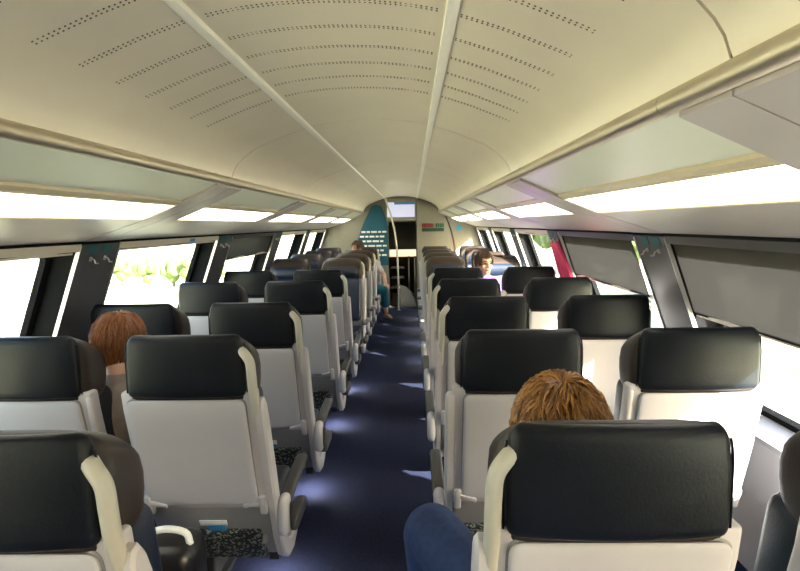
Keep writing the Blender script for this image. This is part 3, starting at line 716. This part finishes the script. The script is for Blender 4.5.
def make_person(name, loc, rz, J_, top, legs, shoe, hairkind, haircol, head_rot=(0, 0, 0), vox=0.008, hair_n=1500, bare_foot=False, hs=1.0, kr=0.075):
    """J_: joints in local space (facing +Y, origin on the floor under the hips)"""
    t = empty(name, loc, rz)
    D = dict(pel=(0, 0, 0.49), wai=(0, -0.03, 0.65), che=(0, -0.04, 0.83), nec=(0, -0.025, 0.985), hea=(0, 0.0, 1.115),
             shl=(-0.175, -0.04, 0.91), shr=(0.175, -0.04, 0.91), ell=(-0.235, 0.02, 0.66), elr=(0.235, 0.02, 0.66),
             wrl=(-0.15, 0.24, 0.58), wrr=(0.15, 0.24, 0.58), hil=(-0.10, 0.02, 0.49), hir=(0.10, 0.02, 0.49),
             knl=(-0.13, 0.44, 0.52), knr=(0.13, 0.44, 0.52), anl=(-0.13, 0.46, 0.09), anr=(0.13, 0.46, 0.09))
    D.update(J_); D = {k: Vector(v) for k, v in D.items()}
    from mathutils import Euler
    R_ = Euler(head_rot).to_matrix()*hs
    H = D['hea']
    hp = lambda x, y, z: H + R_ @ Vector((x, y, z))
    bm = B()
    ball(bm, D['pel'], (0.155, 0.12, 0.11)); ball(bm, D['wai'], (0.135, 0.10, 0.13)); ball(bm, D['che'], (0.16, 0.105, 0.15)); ball(bm, (D['che']+D['nec'])/2, (0.13, 0.075, 0.06))
    limb(bm, [D['che'], D['nec'], hp(0, -0.02, -0.05)], [0.09, 0.054, 0.052])
    for s in 'lr':
        limb(bm, [D['nec']*0.35+D['che']*0.65, D['sh'+s], D['el'+s], D['wr'+s]], [0.07, 0.055, 0.042, 0.027])
        limb(bm, [D['hi'+s], D['kn'+s], D['an'+s]], [0.085, 0.058, 0.036])
        limb(bm, [D['kn'+s].lerp(D['an'+s], 0.3), D['kn'+s].lerp(D['an'+s], 0.6)], [0.056, 0.042])
        a = D['an'+s]; dr = Vector((D['kn'+s].x-D['hi'+s].x, D['kn'+s].y-D['hi'+s].y, 0)).normalized()
        limb(bm, [Vector((a.x, a.y, a.z-0.04))-dr*0.03, Vector((a.x, a.y, a.z-0.045))+dr*0.08, Vector((a.x, a.y, a.z-0.06))+dr*0.15], [0.036, 0.034, 0.022])
        d = (D['wr'+s]-D['el'+s]).normalized()
        hand(bm, D['wr'+s], d, (0, 0.1, -1), 1 if s == 'l' else -1)
    # head: skull, face, jaw, nose, ears, brow, lips
    ball(bm, hp(0, -0.012, 0.022), (0.074, 0.092, 0.090), R_, 18); ball(bm, hp(0, 0.022, -0.035), (0.060, 0.064, 0.078), R_, 16)
    ball(bm, hp(0, 0.050, -0.092), (0.034, 0.032, 0.026), R_); ball(bm, hp(0, 0.070, 0.022), (0.054, 0.020, 0.012), R_)
    limb(bm, [hp(0, 0.080, 0.012), hp(0, 0.098, -0.022), hp(0, 0.096, -0.030)], [0.009, 0.013, 0.014])
    for s in (-1, 1):
        ball(bm, hp(s*0.014, 0.088, -0.030), 0.009, R_); ball(bm, hp(s*0.075, -0.008, -0.012), (0.008, 0.020, 0.032), R_); ball(bm, hp(s*0.040, 0.058, -0.025), (0.022, 0.020, 0.020), R_)
    ball(bm, hp(0, 0.078, -0.058), (0.024, 0.014, 0.006), R_); ball(bm, hp(0, 0.076, -0.069), (0.020, 0.014, 0.007), R_)
    fuse('body', bm, 'skin', t, vox, 3)
    for s in (-1, 1):
        bm = B(); ball(bm, hp(s*0.030, 0.078, 0.000), (0.011, 0.007, 0.007), R_, 10); link('eye', bm, 'eye', t)
        bm = B(); limb(bm, [hp(s*0.014, 0.092, 0.022), hp(s*0.032, 0.090, 0.028), hp(s*0.050, 0.080, 0.022)], [0.004, 0.005, 0.003]); link('eyebrow', bm, haircol, t)
    bm = B(); ball(bm, hp(0, 0.086, -0.063), (0.021, 0.008, 0.007), R_, 10); link('lips', bm, 'lip', t)
    # clothes
    bm = B()
    ball(bm, D['pel']+Vector((0, 0, 0.05)), (0.165, 0.13, 0.10)); ball(bm, D['wai'], (0.148, 0.113, 0.145)); ball(bm, D['che'], (0.173, 0.118, 0.155)); ball(bm, (D['che']+D['nec'])/2, (0.14, 0.085, 0.062))
    limb(bm, [D['che'], D['nec']-Vector((0, 0, 0.022))], [0.10, 0.062])
    for s in 'lr':
        e = D['el'+s].lerp(D['wr'+s], 0.15 if top[1] == 'short' else 0.85)
        if top[1] == 'short': limb(bm, [D['nec']*0.35+D['che']*0.65, D['sh'+s], D['sh'+s].lerp(D['el'+s], 0.65)], [0.075, 0.066, 0.058])
        else: limb(bm, [D['nec']*0.35+D['che']*0.65, D['sh'+s], D['el'+s], e], [0.075, 0.066, 0.054, 0.038])
    fuse('shirt', bm, top[0], t, 0.010, 3)
    bm = B(); ball(bm, D['pel'], (0.168, 0.132, 0.115))
    for s in 'lr':
        if legs[1] == 'long': limb(bm, [D['hi'+s], D['hi'+s].lerp(D['kn'+s], .5), D['kn'+s], D['kn'+s].lerp(D['an'+s], 0.45), D['kn'+s].lerp(D['an'+s], 0.93)], [0.100, 0.09, kr, kr*0.88, 0.055])
        else: limb(bm, [D['hi'+s], D['hi'+s].lerp(D['kn'+s], .5), D['kn'+s], D['kn'+s].lerp(D['an'+s], 0.62)], [0.100, 0.088, 0.072, 0.062])
    fuse('trousers', bm, legs[0], t, 0.010, 3)
    if not bare_foot:
        for s in 'lr':
            a = D['an'+s]; dr = Vector((D['kn'+s].x-D['hi'+s].x, D['kn'+s].y-D['hi'+s].y, 0)).normalized(); bm = B()
            limb(bm, [Vector((a.x, a.y, a.z-0.04))-dr*0.035, Vector((a.x, a.y, a.z-0.045))+dr*0.08, Vector((a.x, a.y, a.z-0.055))+dr*0.165], [0.046, 0.044, 0.033])
            fuse('shoe', bm, shoe, t, 0.01, 3)
    # hair: scalp cap plus many tufts
    rnd = random.Random(hash(name) % 1000 if False else len(name))
    bm = B()
    cap = [0.079, 0.098, 0.096]
    rows = 12; cols = 28; grid = []
    def scalp(th, ph, k=1.0):
        # th from the crown 0..pi, ph 0 = face (+y)
        return (cap[0]*k*math.sin(th)*math.sin(ph), -0.014+cap[1]*k*math.sin(th)*math.cos(ph), 0.022+cap[2]*k*math.cos(th))
    def limit(ph):
        c = math.cos(ph)
        if hairkind == 'short': return 0.95 if c > 0.65 else (1.62 if c > -0.2 else 1.98)
        if hairkind == 'bob': return 0.95 if c > 0.65 else (2.0 if c > 0.0 else 2.25)
        return 0.9 if c > 0.65 else (1.6 if c > -0.2 else 2.0)
    top_v = bm.verts.new(hp(*scalp(0, 0)))
    for r_ in range(1, rows+1):
        grid.append([bm.verts.new(hp(*scalp(limit(2*math.pi*c/cols)*r_/rows, 2*math.pi*c/cols))) for c in range(cols)])
    for c in range(cols): bm.faces.new((top_v, grid[0][c], grid[0][(c+1) % cols]))
    for a, b in zip(grid, grid[1:]):
        for c in range(cols): bm.faces.new((a[c], b[c], b[(c+1) % cols], a[(c+1) % cols]))
    for q in range(hair_n):
        ph = rnd.uniform(0, 2*math.pi); lim = limit(ph); th = math.acos(1-rnd.random()*(1-math.cos(lim)))
        L = {'short': rnd.uniform(0.022, 0.042), 'bob': rnd.uniform(0.05, 0.085), 'mid': rnd.uniform(0.03, 0.06)}[hairkind]
        pts = []; sw = rnd.uniform(-0.5, 0.5)
        lift = {'short': 0.14, 'bob': 0.10, 'mid': 0.12}[hairkind]*rnd.uniform(0.5, 1.5)
        for k in range(4):
            f_ = k/3.0
            th2 = th+f_*L/0.09; kk = 1.0+lift*math.sin(min(1.0, f_*1.2)*math.pi*0.62)
            if hairkind == 'bob' and th2 > 1.75:
                p0 = Vector(scalp(1.75, ph+sw*0.2*f_, kk)); p0.z -= (th2-1.75)*0.085; p0.x *= 1-(th2-1.75)*0.28; p0.y *= 1-(th2-1.75)*0.28
            else: p0 = Vector(scalp(th2, ph+sw*f_*0.5, kk))
            pts.append(hp(*p0))
        tube(bm, pts, [0.0034, 0.0036, 0.0026, 0.0006], 4, cap=False)
    link('hair', bm, haircol, t, recalc=False)
    return t

# man in the front aisle seat of the sign side: only hair and a knee show
man = make_person('person', (0.58, 1.36, 0), 0, dict(hea=(-0.045, -0.070, 1.050), nec=(-0.02, -0.06, 0.965), che=(-0.01, -0.03, 0.81), shl=(-0.13, 0.0, 0.86), shr=(0.17, -0.02, 0.88),
      knl=(-0.325, 0.40, 0.545), anl=(-0.30, 0.34, 0.09), ell=(-0.13, 0.14, 0.62), knr=(0.06, 0.45, 0.53), anr=(0.06, 0.46, 0.09), wrl=(-0.06, 0.32, 0.62), wrr=(0.06, 0.24, 0.62)),
      ('shirt_green', 'long'), ('jeans', 'long'), 'shoe', 'short', 'hair_gold', head_rot=(0.10, 0.0, 0.0), hair_n=4200, hs=1.2, kr=0.098)
tag(man, 'person with short golden brown hair and blue jeans, seen from behind over a headrest', 'person')
wom = make_person('person', (-1.16, 2.28, 0), 0, dict(hea=(0.145, 0.03, 1.085), nec=(0.145, -0.01, 0.955), che=(0.13, 0.0, 0.80), wai=(0.05, 0.0, 0.64), shl=(-0.04, 0.0, 0.87), shr=(0.29, 0.0, 0.86), ell=(-0.10, 0.07, 0.62), elr=(0.33, 0.09, 0.64),
      wrl=(-0.08, 0.30, 0.60), wrr=(0.16, 0.28, 0.62)), ('shirt_grey', 'long'), ('trouser_dark', 'long'), 'shoe', 'bob', 'hair_red', head_rot=(-0.05, 0.05, -0.55), hair_n=2600)
tag(wom, 'person with reddish brown hair and beige top between two seats, seen from behind', 'person')
# glasses on her nose
from mathutils import Euler
t = empty('glasses', Vector((-1.16, 2.28, 0))+Vector((0.145, 0.03, 1.085)))
t.rotation_euler = (-0.05, 0.05, -0.55)
for s in (-1, 1):
    bm = B(); tube(bm, [(s*0.033+0.022*math.cos(a), 0.104, 0.0+0.017*math.sin(a)) for a in [math.pi*2*i/16 for i in range(17)]], 0.0028, 6, cap=False); link('lens_rim', bm, 'dark', t)
    bm = B(); tube(bm, [(s*0.055, 0.104, 0.006), (s*0.084, 0.085, 0.006), (s*0.088, -0.01, 0.002), (s*0.086, -0.03, -0.015)], 0.003, 6); link('temple_arm', bm, 'dark', t)
bm = B(); tube(bm, [(-0.011, 0.104, 0.002), (0, 0.107, 0.005), (0.011, 0.104, 0.002)], 0.002, 6); link('bridge', bm, 'dark', t)
tag(t, 'dark framed glasses worn by the person with reddish hair', 'glasses')
fac = make_person('person', (1.04, 6.05, 0), math.pi, dict(hea=(0.105, 0.22, 1.14), nec=(0.095, 0.16, 1.01), che=(0.06, 0.09, 0.85), wai=(0.02, 0.02, 0.66), shl=(-0.11, 0.09, 0.94), shr=(0.23, 0.09, 0.93), ell=(-0.2, 0.2, 0.68), elr=(0.27, 0.18, 0.68), wrl=(-0.10, 0.36, 0.66), wrr=(0.12, 0.36, 0.66)),
      ('shirt_purple', 'long'), ('trouser_dark', 'long'), 'shoe', 'short', 'hair_brown', head_rot=(0.0, 0.0, 0.35), hair_n=1600)
tag(fac, 'person with short dark hair and purple top facing back down the carriage', 'person')
far = make_person('person', (-0.60, 9.45, 0), math.pi, dict(hea=(0.11, 0.03, 1.17), nec=(0.09, -0.01, 1.03), che=(0.05, -0.02, 0.86), elr=(0.22, 0.10, 0.68), ell=(-0.32, 0.06, 0.72), wrl=(-0.36, 0.28, 0.60), wrr=(0.10, 0.25, 0.60),
      knl=(-0.34, 0.36, 0.50), anl=(-0.36, 0.30, 0.12), knr=(0.0, 0.44, 0.50)), ('shirt_white', 'short'), ('trouser_teal', 'crop'), 'shoe', 'mid', 'hair_brown', head_rot=(0, 0, -0.9), hair_n=900, bare_foot=True)
tag(far, 'person in teal trousers with a bare foot in the aisle near the doorway', 'person')

# ------------------------------------------------------------------ outside
bm = B(); box(bm, -400, 400, -300, 400, -2.75, -2.65); tag(link('ground', bm, 'grass', smooth=False), 'sunlit grassy ground outside the train', kind='structure')
def make_tree(seed, h, w_):
    rnd = random.Random(seed); t = empty('tree')
    bm = B(); tube(bm, bez([(0, 0, 0), (0.1, 0.05, h*0.25), (0.0, 0.1, h*0.55)], 3), [q*h/7 for q in (0.28, 0.26, 0.23, 0.2, 0.18, 0.15, 0.12)], 8); link('trunk', bm, 'bark', t)
    bm = B()
    for i in range(16):
        a = rnd.uniform(0, 6.28); q = rnd.uniform(0, w_*0.62); z = h*rnd.uniform(0.32, 0.9); r_ = rnd.uniform(0.26, 0.42)*w_
        bmesh.ops.create_icosphere(bm, subdivisions=3, radius=r_, matrix=Matrix.Translation((q*math.cos(a), q*math.sin(a), z)))
    for v in bm.verts: v.co += Vector((noise.noise(v.co*1.7), noise.noise(v.co*1.7+Vector((9, 0, 0))), noise.noise(v.co*1.7+Vector((0, 7, 0)))))*0.16*w_
    link('crown', bm, 'leaf', t); return t
ta = make_tree(3, 1.9, 1.1); tb_ = make_tree(8, 8.0, 3.8); ta.name = 'bush'
spots = [(-18.6, 40, 0), (-17.0, 40.5, 0), (-15.4, 39.5, 0), (-14.2, 41, 0), (-21.5, 42, 0), (-20, 26, 0), (13, 14, 1), (14, 21, 1), (15, 28.5, 1), (14.5, 37, 1), (16, 45, 1), (15, 53, 1)]
labs = ['pale sunlit bush in the field beyond the raised blinds', 'dark green tree close outside the half-lowered blinds']
first = {0: True, 1: True}
for i, (x, y, k) in enumerate(spots):
    src = (ta, tb_)[k]
    o = src if first[k] else copy_tree(src); first[k] = False
    o.location = (x, y, -2.65); o.rotation_euler = (0, 0, i*1.3)
    tag(o, labs[0 if x < 0 else 1], 'bush' if x < 0 else 'tree', 'bushes in the field' if x < 0 else 'trees close to the line')
